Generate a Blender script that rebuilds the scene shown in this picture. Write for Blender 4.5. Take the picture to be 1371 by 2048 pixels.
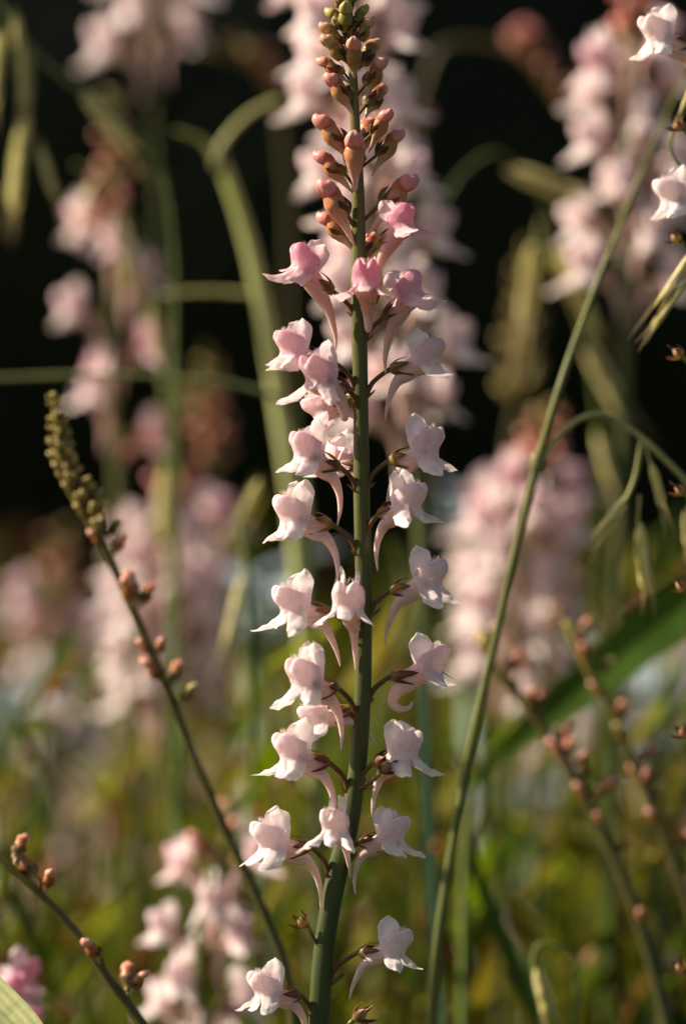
import bpy, math, random
from math import sin, cos, pi, radians, exp, sqrt
from mathutils import Vector, Matrix, noise

random.seed(7)
scene = bpy.context.scene
for o in list(bpy.data.objects):
    bpy.data.objects.remove(o)
col = scene.collection

# ------------------------------------------------------------------ camera
D = 0.50                       # lens to the plant in focus
U = 0.133 / 2048               # metres per photo pixel at the focus plane
ZC = 0.65                      # lens height above the ground
cam_d = bpy.data.cameras.new('camera')
cam = bpy.data.objects.new('camera', cam_d)
col.objects.link(cam)
cam.location = (0, -D, ZC)
cam.rotation_euler = (pi / 2, 0, 0)
cam_d.sensor_fit = 'VERTICAL'
cam_d.sensor_height = 36
cam_d.sensor_width = 24
cam_d.lens = 36 * D / 0.133
cam_d.clip_start = 0.01
cam_d.clip_end = 400
cam_d.dof.use_dof = True
cam_d.dof.focus_distance = D - 0.001
cam_d.dof.aperture_fstop = cam_d.lens / 14.5
scene.camera = cam

# ------------------------------------------------------------------ light
SUN_EL, SUN_BACK = 36.0, 4.0  # sun to the left, a little behind the plant
sd = Vector((-cos(radians(SUN_EL)) * cos(radians(SUN_BACK)),
             cos(radians(SUN_EL)) * sin(radians(SUN_BACK)), sin(radians(SUN_EL))))
world = bpy.data.worlds.new('World')
scene.world = world
world.use_nodes = True
wn = world.node_tree.nodes
wn.clear()
sky = wn.new('ShaderNodeTexSky')
sky.sky_type = 'NISHITA'
sky.sun_disc = False
sky.dust_density = 3.0
sky.ozone_density = 0.6
sky.sun_elevation = radians(SUN_EL)
sky.sun_rotation = math.atan2(sd.x, sd.y)
bg = wn.new('ShaderNodeBackground')
bg.inputs['Strength'].default_value = 0.05
wo = wn.new('ShaderNodeOutputWorld')
world.node_tree.links.new(sky.outputs[0], bg.inputs[0])
world.node_tree.links.new(bg.outputs[0], wo.inputs[0])
sun_d = bpy.data.lights.new('sun', 'SUN')
sun_d.energy = 5.0
sun_d.angle = radians(0.6)
sun_d.color = (1.0, 0.86, 0.68)
sun = bpy.data.objects.new('sun', sun_d)
col.objects.link(sun)
sun.location = (-3, 1, 3)
sun.rotation_euler = sd.to_track_quat('Z', 'Y').to_euler()

scene.view_settings.view_transform = 'Standard'
scene.view_settings.look = 'None'
scene.view_settings.exposure = 0.95
scene.view_settings.gamma = 1.0
scene.view_settings.use_curve_mapping = False
scene.render.engine = 'CYCLES'
scene.cycles.use_denoising = True
scene.cycles.max_bounces = 10
scene.cycles.transmission_bounces = 6
scene.cycles.diffuse_bounces = 5
scene.cycles.sample_clamp_indirect = 6
scene.cycles.use_adaptive_sampling = False

# ------------------------------------------------------------------ helpers
def W(px, py, y=0.0):
    """photo pixel at depth y behind the focus plane -> world point"""
    k = U * (D + y) / D
    return Vector(((px - 685.5) * k, y, ZC - (py - 1024) * k))

def catmull(P, n):
    """P list of tuples of floats; n samples per span"""
    out = []
    m = len(P)
    for i in range(m - 1):
        p0 = P[max(i - 1, 0)]; p1 = P[i]; p2 = P[i + 1]; p3 = P[min(i + 2, m - 1)]
        for k in range(n):
            t = k / n
            t2, t3 = t * t, t * t * t
            out.append(tuple(0.5 * (2 * b + (c - a) * t + (2 * a - 5 * b + 4 * c - d) * t2 + (3 * b - a - 3 * c + d) * t3)
                             for a, b, c, d in zip(p0, p1, p2, p3)))
    out.append(tuple(P[-1]))
    return out

def chord_spline(P, n):
    """like catmull, but even when the points are unevenly spaced"""
    m = len(P)
    h = [max(1e-6, sqrt(sum((a - b) ** 2 for a, b in zip(P[i][:3], P[i + 1][:3])))) for i in range(m - 1)]
    T = []
    for i in range(m):
        if i == 0:
            T.append([(b - a) / h[0] for a, b in zip(P[0], P[1])])
        elif i == m - 1:
            T.append([(b - a) / h[-1] for a, b in zip(P[-2], P[-1])])
        else:
            w0, w1 = h[i] / (h[i] + h[i - 1]), h[i - 1] / (h[i] + h[i - 1])
            T.append([w0 * (b - a) / h[i - 1] + w1 * (c - b) / h[i] for a, b, c in zip(P[i - 1], P[i], P[i + 1])])
    out = []
    for i in range(m - 1):
        for k in range(n):
            t = k / n; t2, t3 = t * t, t * t * t
            out.append(tuple((2 * t3 - 3 * t2 + 1) * a + (t3 - 2 * t2 + t) * ma * h[i] + (-2 * t3 + 3 * t2) * b + (t3 - t2) * mb * h[i]
                             for a, b, ma, mb in zip(P[i], P[i + 1], T[i], T[i + 1])))
    out.append(tuple(P[-1]))
    return out

class MB:
    def __init__(self):
        self.v = []; self.f = []; self.c = []; self.m = []
    def add(self, v, f, c, mi=0):
        o = len(self.v)
        self.v += [tuple(x) for x in v]
        self.f += [tuple(i + o for i in q) for q in f]
        self.c += list(c)
        self.m += [mi] * len(f)
    def mesh(self, name, mats, smooth=True):
        me = bpy.data.meshes.new(name)
        me.from_pydata(self.v, [], self.f)
        if smooth:
            me.polygons.foreach_set('use_smooth', [True] * len(self.f))
        at = me.color_attributes.new('col', 'FLOAT_COLOR', 'POINT')
        flat = []
        for c in self.c:
            flat += [c[0], c[1], c[2], 1.0]
        at.data.foreach_set('color', flat)
        if not isinstance(mats, (list, tuple)):
            mats = [mats]
        for m in mats:
            me.materials.append(m)
        if len(mats) > 1:
            me.polygons.foreach_set('material_index', self.m)
        me.update()
        return me

def lerp(a, b, t):
    return tuple(x + (y - x) * t for x, y in zip(a, b))

def ramp(stops, t):
    if t <= stops[0][0]:
        return stops[0][1]
    for (a, ca), (b, cb) in zip(stops, stops[1:]):
        if t <= b:
            return lerp(ca, cb, (t - a) / (b - a + 1e-9))
    return stops[-1][1]

def tube(mb, pts, rad, colf, seg=8, mi=0, ex=1.0, side=None, bump=None):
    """loft along pts (Vectors); rad list; ex squashes the second axis; side fixes the first axis"""
    n = len(pts)
    V, F, C = [], [], []
    prev = None
    for i in range(n):
        t = (pts[min(i + 1, n - 1)] - pts[max(i - 1, 0)]).normalized()
        if side is not None:
            a = side - t * side.dot(t)
        elif prev is None:
            a = t.orthogonal()
        else:
            a = prev - t * prev.dot(t)
        if a.length < 1e-6:
            a = t.orthogonal()
        a.normalize()
        prev = a
        b = t.cross(a)
        for k in range(seg):
            th = 2 * pi * k / seg
            r = rad[i] * (bump(i / (n - 1), th) if bump else 1.0)
            V.append(pts[i] + a * cos(th) * r + b * sin(th) * r * ex)
            C.append(colf(i / (n - 1), th))
    for i in range(n - 1):
        for k in range(seg):
            k2 = (k + 1) % seg
            F.append((i * seg + k, i * seg + k2, (i + 1) * seg + k2, (i + 1) * seg + k))
    o = len(V)
    V.append(pts[0]); C.append(colf(0, 0)); V.append(pts[-1]); C.append(colf(1, 0))
    for k in range(seg):
        k2 = (k + 1) % seg
        F.append((o, k2, k))
        F.append((o + 1, (n - 1) * seg + k, (n - 1) * seg + k2))
    mb.add(V, F, C, mi)

def grid(mb, fn, nu, nv, colf, mi=0):
    V, C, F = [], [], []
    for j in range(nv + 1):
        for i in range(nu + 1):
            u, v = i / nu, j / nv
            V.append(fn(u, v)); C.append(colf(u, v))
    for j in range(nv):
        for i in range(nu):
            a = j * (nu + 1) + i
            F.append((a, a + 1, a + nu + 2, a + nu + 1))
    mb.add(V, F, C, mi)

def link(name, me, parent=None, M=None):
    o = bpy.data.objects.new(name, me)
    col.objects.link(o)
    if parent is not None:
        o.parent = parent
    if M is not None:
        o.matrix_local = M
    return o

def thing(name, label, cat, loc, group=None):
    o = bpy.data.objects.new(name, None)
    o.empty_display_size = 0.02
    col.objects.link(o)
    o.location = loc
    o['label'] = label; o['category'] = cat
    if group:
        o['group'] = group
    return o

# ------------------------------------------------------------------ materials
def mat(name, transl=0.0, rough=0.55, noise=0.15, nscale=900.0, spec=0.3, stretch=(1, 1, 1), tint=(1, 1, 1), bump=0.0,
        hue=0.0, sheen=0.0, sss=0.0, tr_tint=(1, 1, 1)):
    m = bpy.data.materials.new(name)
    m.use_nodes = True
    nt = m.node_tree; N = nt.nodes; L = nt.links
    N.clear()
    out = N.new('ShaderNodeOutputMaterial')
    at = N.new('ShaderNodeAttribute'); at.attribute_name = 'col'
    tc = N.new('ShaderNodeTexCoord')
    mp = N.new('ShaderNodeMapping'); mp.inputs['Scale'].default_value = stretch
    L.new(tc.outputs['Object'], mp.inputs[0])
    nz = N.new('ShaderNodeTexNoise'); nz.inputs['Scale'].default_value = nscale
    nz.inputs['Detail'].default_value = 5; nz.inputs['Roughness'].default_value = 0.6
    L.new(mp.outputs[0], nz.inputs['Vector'])
    mr = N.new('ShaderNodeMapRange')
    mr.inputs['From Min'].default_value = 0.25; mr.inputs['From Max'].default_value = 0.75
    mr.inputs['To Min'].default_value = 1 - noise; mr.inputs['To Max'].default_value = 1 + noise
    L.new(nz.outputs['Fac'], mr.inputs['Value'])
    sc = N.new('ShaderNodeVectorMath'); sc.operation = 'SCALE'
    L.new(at.outputs['Color'], sc.inputs[0]); L.new(mr.outputs[0], sc.inputs['Scale'])
    tm = N.new('ShaderNodeVectorMath'); tm.operation = 'MULTIPLY'
    tm.inputs[1].default_value = tint
    L.new(sc.outputs[0], tm.inputs[0])
    p = N.new('ShaderNodeBsdfPrincipled')
    p.inputs['Roughness'].default_value = rough
    p.inputs['Specular IOR Level'].default_value = spec
    if sheen:
        p.inputs['Sheen Weight'].default_value = sheen
        p.inputs['Sheen Roughness'].default_value = 0.4
    if sss:
        p.inputs['Subsurface Weight'].default_value = sss
        p.inputs['Subsurface Radius'].default_value = (0.0012, 0.0008, 0.0006)
        p.inputs['Subsurface Scale'].default_value = 1.0
    L.new(tm.outputs[0], p.inputs['Base Color'])
    if bump:
        bp = N.new('ShaderNodeBump'); bp.inputs['Strength'].default_value = bump
        bp.inputs['Distance'].default_value = 0.0002
        L.new(nz.outputs['Fac'], bp.inputs['Height']); L.new(bp.outputs[0], p.inputs['Normal'])
    if transl:
        t = N.new('ShaderNodeBsdfTranslucent')
        tt = N.new('ShaderNodeVectorMath'); tt.operation = 'MULTIPLY'
        tt.inputs[1].default_value = tr_tint
        L.new(tm.outputs[0], tt.inputs[0])
        L.new(tt.outputs[0], t.inputs['Color'])
        mx = N.new('ShaderNodeMixShader'); mx.inputs[0].default_value = transl
        L.new(p.outputs[0], mx.inputs[1]); L.new(t.outputs[0], mx.inputs[2])
        L.new(mx.outputs[0], out.inputs['Surface'])
    else:
        L.new(p.outputs[0], out.inputs['Surface'])
    return m

M_petal = mat('petal', transl=0.46, rough=0.42, noise=0.11, nscale=900, spec=0.4, bump=0.45, tr_tint=(1.0, 0.96, 0.95))
M_tube = mat('corolla_tube', transl=0.35, rough=0.45, noise=0.12, nscale=500, spec=0.35, stretch=(0.25, 1, 1), bump=0.2, tr_tint=(1.0, 0.82, 0.74))
M_bud = mat('bud_skin', transl=0.12, rough=0.42, noise=0.16, nscale=900, spec=0.4, stretch=(1, 1, 0.3), bump=0.25)
M_stem = mat('stem_skin', rough=0.48, noise=0.36, nscale=700, spec=0.3, stretch=(1, 1, 0.06), bump=0.5)
M_sepal = mat('sepal_skin', transl=0.15, rough=0.45, noise=0.25, nscale=900, spec=0.4, bump=0.2)
M_leaf = mat('grass_leaf', transl=0.45, rough=0.65, noise=0.25, nscale=400, spec=0.05, stretch=(1, 1, 0.05))
M_straw = mat('spikelet_husk', transl=0.22, rough=0.5, noise=0.2, nscale=700, spec=0.3, stretch=(1, 1, 0.2))
M_hair = mat('petal_hair', transl=0.5, rough=0.5, noise=0.0)

# ------------------------------------------------------------------ flower geometry (photo-pixel units)
ROWS = [  # v, X, Z, half width, depth, droop
    (0.00, 70, 24, 17, 16, -4), (0.12, 84, 37, 24, 22, -10), (0.26, 103, 48, 29, 34, -14), (0.40, 119, 42, 31, 46, -14),
    (0.52, 122, 25, 32, 50, -9), (0.64, 107, 5, 30, 40, -3), (0.76, 104, -9, 32, 36, -1), (0.88, 111, -22, 42, 37, 0),
    (1.00, 121, -35, 53, 38, 0), (1.35, 144, -64, 74, 38, 0)]
def row_at(v):
    i = 0
    while i < len(ROWS) - 2 and ROWS[i + 1][0] < v:
        i += 1
    a, b = ROWS[i], ROWS[i + 1]
    z, e = ROWS[max(i - 1, 0)], ROWS[min(i + 2, len(ROWS) - 1)]
    t = (v - a[0]) / (b[0] - a[0])
    h = b[0] - a[0]
    out = []
    for k in range(1, 6):
        m0 = (b[k] - z[k]) / max(b[0] - z[0], 1e-6) * h
        m1 = (e[k] - a[k]) / max(e[0] - a[0], 1e-6) * h
        t2, t3 = t * t, t * t * t
        out.append((2 * t3 - 3 * t2 + 1) * a[k] + (t3 - 2 * t2 + t) * m0 + (-2 * t3 + 3 * t2) * b[k] + (t3 - t2) * m1)
    return out

def petal_cols(pink):
    pale = (0.93, 0.83, 0.84)
    rose = (0.80, 0.32, 0.46)
    return lerp(pale, rose, pink * 0.75), lerp(pale, rose, pink), lerp((0.94, 0.88, 0.87), (0.86, 0.58, 0.63), pink)

def lower_lip(mb, rng, pink, nu=46, nv=36, mi=0):
    c_face, c_hump, c_lobe = petal_cols(pink)
    side = [1.0 + rng.uniform(-0.15, 0.2), 1.0 + rng.uniform(-0.15, 0.2)]
    mid = 0.72 + rng.uniform(-0.15, 0.15)
    curl = [rng.uniform(-16, 18) for _ in range(3)]
    tw = rng.uniform(-4, 4)
    midback = rng.choice([-6, 10, 18, 24])
    ph = [rng.uniform(0, 6.28) for _ in range(4)]
    wide = rng.uniform(0.24, 0.32)
    pinch = rng.uniform(0.90, 1.08)
    age = rng.choice([0, 0, 0.5, 1.0])
    hump = rng.uniform(0.92, 1.1)
    def L(u):
        a = abs(u)
        sl = side[0] if u < 0 else side[1]
        ls = sl * sqrt(max(0, 1 - ((a - 0.70) / (wide + 0.13)) ** 2))
        lm = mid * sqrt(max(0, 1 - (a / 0.32) ** 2))
        return max(ls, lm, 0.18) * (1 + 0.10 * noise.noise(Vector((u * 4.0, ph[0], ph[1]))))
    def fn(uu, vv):
        u = uu * 2 - 1
        if vv > 0.55:
            t = (vv - 0.55) / 0.45
            l = L(u)
            te = t * l
            v = 0.62 + 0.56 * te
        else:
            t = 0; te = 0
            v = vv / 0.55 * 0.62
        X, Z, w, b, d = row_at(v)
        th = u * radians(101)
        w *= pinch
        hm = exp(-((v - 0.34) / 0.20) ** 2)
        x = X - b * (1 - cos(th)) + hm * 7 * (exp(-((abs(u) - 0.33) / 0.2) ** 2)) * hump
        y = w * sin(th) * (1 + 0.0 * v)
        z = Z + d * (1 - cos(th)) * 0.6
        gr = exp(-(u / 0.13) ** 2) * hm
        x -= 10 * gr; z -= 8 * gr
        z += hm * 5 * exp(-((abs(u) - 0.35) / 0.2) ** 2)
        # skirt: lobes separate, the side ones swing out and down, margins curl
        if te > 0:
            a = abs(u)
            k = 0 if a < 0.35 else (1 if u < 0 else 2)
            cen = 0 if a < 0.35 else (0.70 if u > 0 else -0.70)
            q = (u - cen) / 0.3
            x += curl[k] * te * te - 8 * q * q * te
            # narrow each lobe towards its tip
            y += -(u - cen) * w * (0.42 if k else 0.4) * te ** 2
            if k == 0:
                x -= midback * te * te; z -= 0.35 * midback * te
            z -= 3 * te * abs(q)
            if k:
                x += 9 * te * te * (1 - min(1, abs(q)) * .6)
            x += 2.2 * sin(q * 3 + ph[k]) * te
            z += 1.6 * sin(q * 4 + ph[3]) * te
        y += tw * (v - 0.5)
        x += 1.0 * sin(u * 7 + ph[0]) * sin(v * 9 + ph[1]); z += 0.8 * sin(u * 9 + ph[2])
        p = Vector((x, y, z))
        q = Vector((x / 17 + ph[0], y / 17 + ph[1], z / 17))
        p += noise.noise_vector(q) * (1.8 + 3.4 * te) + noise.noise_vector(q * 2.7) * (0.7 + 0.6 * te)
        return p * U
    def cf(uu, vv):
        u = uu * 2 - 1
        h = exp(-((vv / 0.55 * 0.62 - 0.33) / 0.2) ** 2) if vv < 0.7 else 0
        c = lerp(c_face, c_hump, h)
        if vv > 0.6:
            c = lerp(c, c_lobe, min(1, (vv - 0.6) / 0.25))
        q = max(0.0, sin(u * 46 + 2 * noise.noise(Vector((u * 3, vv * 4, ph[2]))))) ** 4
        k = 1 - 0.07 * q - 0.06 * noise.noise(Vector((u * 5 + ph[0], vv * 6, ph[1])))
        c = (c[0] * k, c[1] * k ** 1.6, c[2] * k ** 1.5)
        if age and vv > 0.93:
            c = lerp(c, (0.55, 0.36, 0.20), age * max(0, noise.noise(Vector((u * 6, ph[3], 0)))))
        return c
    grid(mb, fn, nu, nv, cf, mi)

def upper_lip(mb, rng, pink, nu=14, nv=18, mi=0):
    c_face, c_hump, c_lobe = petal_cols(pink * 0.6)
    SH = [(0.0, 54, 78, -4, 27), (0.25, 49, 84, 20, 23), (0.5, 44, 90, 46, 15), (0.75, 44, 88, 68, 12), (0.9, 50, 82, 80, 13), (1.0, 60, 72, 86, 15)]
    splay = rng.uniform(-2, 7)
    for s in (-1, 1):
        tall = rng.uniform(0.80, 1.0)
        curl = rng.uniform(-3, 9)
        ph = rng.uniform(0, 6)
        lean = rng.uniform(-4, 8)
        def fn(u, v, s=s, tall=tall, curl=curl, ph=ph, lean=lean):
            a = catmull_eval(SH, v)
            x = a[0] + (a[1] - a[0]) * u
            z = a[2]
            bow = 4 * u * (1 - u) * 4
            z += bow * 0.8 * (v > 0.5) * (v - 0.5) * 4
            if z > 20:
                z = 20 + (z - 20) * tall
            y = a[3] + splay * v * v - 5 * (1 - (2 * u - 1) ** 2) * v + curl * v * v * (2 * u - 1) ** 2 * (1 if u < 0.5 else -0.3)
            y += 1.3 * sin(u * 6 + ph) * v + 0.8 * sin(v * 9 + ph)
            x += lean * v * v
            p = Vector((x, s * y, z)); q = Vector((x / 18 + ph, y / 18, z / 18))
            p += noise.noise_vector(q) * 4.0 * v + noise.noise_vector(q * 2.6) * 1.3 * v
            return p * U
        grid(mb, fn, nu, nv, lambda u, v: lerp(c_face, c_lobe, v), mi)

def catmull_eval(T, v):
    i = 0
    while i < len(T) - 2 and T[i + 1][0] < v:
        i += 1
    a, b = T[i], T[i + 1]
    z, e = T[max(i - 1, 0)], T[min(i + 2, len(T) - 1)]
    h = b[0] - a[0]; t = (v - a[0]) / h
    out = []
    for k in range(1, len(a)):
        m0 = (b[k] - z[k]) / max(b[0] - z[0], 1e-6) * h
        m1 = (e[k] - a[k]) / max(e[0] - a[0], 1e-6) * h
        t2, t3 = t * t, t * t * t
        out.append((2 * t3 - 3 * t2 + 1) * a[k] + (t3 - 2 * t2 + t) * m0 + (-2 * t3 + 3 * t2) * b[k] + (t3 - t2) * m1)
    return out

def tube_shapes(spur):
    T = catmull([(0, 0, -2, 8), (14, 0, -6, 14), (32, 0, -8, 20), (52, 0, -6, 25), (70, 0, -2, 28), (80, 0, 2, 25)], 5)
    if spur == 'curl':
        S = catmull([(46, 0, -14, 18), (24, 0, -24, 19), (2, 0, -36, 14), (-10, 0, -58, 10), (2, 0, -76, 8), (22, 0, -76, 5), (30, 0, -64, 2)], 5)
    elif spur == 'short':
        S = catmull([(46, 0, -12, 18), (24, 0, -20, 18), (8, 0, -34, 13), (-2, 0, -52, 10), (-6, 0, -66, 8), (-6, 0, -74, 4)], 5)
    elif spur == 'back':
        S = catmull([(46, 0, -14, 20), (22, 0, -22, 20), (-6, 0, -37, 14), (-34, 0, -60, 9), (-60, 0, -88, 5), (-76, 0, -116, 2)], 5)
    elif spur == 'straight':
        S = catmull([(46, 0, -14, 18), (24, 0, -23, 18), (4, 0, -35, 12), (-13, 0, -60, 7.5), (-27, 0, -90, 4.5), (-36, 0, -120, 1.6)], 5)
    else:
        S = catmull([(46, 0, -14, 18), (24, 0, -21, 18), (2, 0, -31, 12.5), (-18, 0, -57, 8), (-29, 0, -92, 5), (-31, 0, -130, 1.6)], 5)
    return T, S

def tube_col(pink):
    base = lerp((0.88, 0.71, 0.69), (0.80, 0.46, 0.42), pink)
    tip = lerp((0.90, 0.78, 0.73), (0.85, 0.62, 0.54), pink)
    return base, tip

def corolla_tube(mb, spur, pink, seg=10, mi=0):
    base, tip = tube_col(pink)
    T, S = tube_shapes(spur)
    for P in (T, S):
        tube(mb, [Vector(p[:3]) * U for p in P], [p[3] * U for p in P], lambda t, th: base, seg, mi, side=Vector((0, 1, 0)))

_remesh_cache = {}
def corolla_mesh(spur, pink):
    key = (spur, round(pink, 1))
    if key in _remesh_cache:
        return _remesh_cache[key]
    mb = MB()
    corolla_tube(mb, spur, pink, 20)
    me = mb.mesh('tmp', M_tube)
    ob = bpy.data.objects.new('tmp', me)
    col.objects.link(ob)
    md = ob.modifiers.new('r', 'REMESH'); md.mode = 'VOXEL'; md.voxel_size = 1.7 * U
    sm = ob.modifiers.new('s', 'SMOOTH'); sm.iterations = 6; sm.factor = 0.5
    dg = bpy.context.evaluated_depsgraph_get()
    ev = ob.evaluated_get(dg)
    tm = ev.to_mesh()
    V = [v.co.copy() for v in tm.vertices]; F = [tuple(p.vertices) for p in tm.polygons]
    ev.to_mesh_clear()
    bpy.data.objects.remove(ob); bpy.data.meshes.remove(me)
    base, tip = tube_col(pink)
    C = []
    for v in V:
        x, z = v.x / U, v.z / U
        t = min(1, max(0, (-z - 20) / 90))
        c = lerp(base, tip, t)
        ang = math.atan2(v.y / U, z + 8)
        vein = 1 - 0.10 * max(0, sin(ang * 11)) ** 3 * (1 if x > 8 else 0)
        C.append((c[0] * vein, c[1] * vein * vein, c[2] * vein * vein))
    mb = MB(); mb.add(V, F, C)
    m = mb.mesh('corolla', M_tube)
    _remesh_cache[key] = m
    return m

def sepal(mb, ang, rng, length=46, width=8.5, base_r=10, mi=0, nu=4, nv=8, spread=1.0):
    br = (0.13, 0.045, 0.022); gr = (0.22, 0.20, 0.05); tipc = (0.07, 0.022, 0.014)
    if rng.random() < 0.25:
        br = (0.30, 0.13, 0.02)
    length *= rng.uniform(0.85, 1.15)
    flare = rng.uniform(0, 6) * spread
    def fn(u, v):
        s = (u * 2 - 1)
        w = width * (sin(pi * min(1, 0.18 + v * 0.82)) ** 0.8) * (1.25 if v < 0.5 else 1.0)
        if v > 0.98:
            w = 0.3
        r = base_r + 13 * sin(min(1, v * 1.5) * pi / 2) + flare * v * v + 1.5 - 1.2 * s * s
        a = ang + s * w / max(r, 6)
        return Vector((-3 + length * v, r * sin(a), r * cos(a) - 6 * v)) * U
    grid(mb, fn, nu, nv, lambda u, v: lerp(ramp([(0, gr), (0.3, br), (1, tipc)], v), (0.25, 0.14, 0.06), 0.35 * (abs(u * 2 - 1) < 0.3)), mi)

def lance(mb, base, direction, up, length, width, colr, rng, mi=0, nu=2, nv=8, bend=0.2):
    """a small lance-shaped leaf"""
    d = direction.normalized(); side = d.cross(up).normalized(); nrm = side.cross(d)
    def fn(u, v):
        s = u * 2 - 1
        w = width * (sin(pi * (0.12 + 0.88 * v)) ** 0.7 if v < 0.99 else 0.02)
        p = base + d * length * v + nrm * bend * length * v * v
        return p + side * s * w - nrm * 0.25 * w * (1 - s * s)
    grid(mb, fn, nu, nv, lambda u, v: ramp(colr, v), mi)

def basis(fwd, up=Vector((0, 0, 1)), roll=0.0):
    x = fwd.normalized()
    y = up.cross(x).normalized()
    z = x.cross(y)
    m = Matrix((x, y, z)).transposed()
    return m @ Matrix.Rotation(roll, 3, 'X')

PED = [(0, (0.20, 0.065, 0.02)), (0.4, (0.13, 0.06, 0.022)), (0.72, (0.15, 0.12, 0.035)), (0.85, (0.28, 0.27, 0.06)), (1, (0.32, 0.32, 0.08))]
BRACT = [(0, (0.12, 0.10, 0.03)), (0.5, (0.10, 0.16, 0.03)), (1, (0.08, 0.03, 0.02))]

def detail_flower(plant, pos, phi, pitch, scale, pink, attach, rng, spur='long', roll=0.0, hairs=True, bract=1.0):
    """pos, attach: world points (calyx, pedicel foot)"""
    f = Vector((cos(radians(phi)) * cos(radians(pitch)), sin(radians(phi)) * cos(radians(pitch)), sin(radians(pitch))))
    R = basis(f, roll=radians(roll))
    scale *= 1.02
    M = Matrix.Translation(pos - plant.location) @ R.to_4x4() @ Matrix.Diagonal((scale, scale, scale * rng.uniform(.86, .97), 1))
    fl = link('flower', corolla_mesh(spur, pink), plant, M)
    mb = MB(); lower_lip(mb, rng, pink); link('lower_lip', mb.mesh('lower_lip', M_petal), fl)
    mb = MB(); upper_lip(mb, rng, pink); link('upper_lip', mb.mesh('upper_lip', M_petal), fl)
    for k in range(5):
        mb = MB(); sepal(mb, pi + (k + 0.5) * 2 * pi / 5 + rng.uniform(-0.2, 0.2), rng)
        link('sepal', mb.mesh('sepal', M_sepal), fl)
    # pedicel in the flower's own space
    inv = (Matrix.Translation(plant.location) @ M).inverted()
    a = inv @ attach
    b = Vector((0, 0, 0))
    c1 = a + (b - a) * 0.45 + Vector((0, 0, 0)) - Vector((0.10, 0, -0.10)) * (b - a).length
    P = [Vector(p) for p in catmull([tuple(a), tuple(c1), tuple(b - Vector((6, 0, 0)) * U), (1.5 * U, 0, -1 * U)], 5)]
    n = len(P)
    rad = []
    for i in range(n):
        t = i / (n - 1)
        r = 6.3 - 0.8 * sin(pi * t)
        if t > 0.72:
            r = 5.8 + 7.5 * sin((t - 0.72) / 0.28 * pi / 2)
        rad.append(r * U)
    mb = MB(); tube(mb, P, rad, lambda t, th: ramp(PED, t), 8)
    link('pedicel', mb.mesh('pedicel', M_sepal), fl)
    if bract:
        mb = MB()
        d = (b - a).normalized()
        lance(mb, a, d + Vector((0.05, rng.uniform(-.2, .2), -0.12)), Vector((0, 1, 0.3)), rng.uniform(22, 38) * U * bract, (3.0 if bract < 1.5 else 7.5) * U, BRACT, rng, bend=rng.uniform(-.1, .25))
        link('bract', mb.mesh('bract', M_sepal), fl)
    if hairs:
        mb = MB()
        for _ in range(110):
            u = rng.uniform(-0.55, 0.55); v = rng.uniform(0.10, 0.30)
            X, Z, w, bb, d = row_at(v)
            th = u * radians(101)
            p = Vector((X - bb * (1 - cos(th)), w * sin(th), Z + d * (1 - cos(th)) * 0.6 + 4)) * U
            dr = Vector((rng.uniform(-.5, .4), rng.uniform(-.4, .4), 1)).normalized()
            q = dr.orthogonal().normalized(); e = dr.cross(q)
            l = rng.uniform(6, 13) * U; r = 0.45 * U
            mb.add([p + q * r, p - q * r * .5 + e * r * .87, p - q * r * .5 - e * r * .87, p + dr * l],
                   [(0, 1, 3), (1, 2, 3), (2, 0, 3)], [(0.92, 0.80, 0.74)] * 4)
        h = link('palate_hairs', mb.mesh('palate_hairs', M_hair), fl)
        h['kind'] = 'stuff'
    return fl

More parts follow.
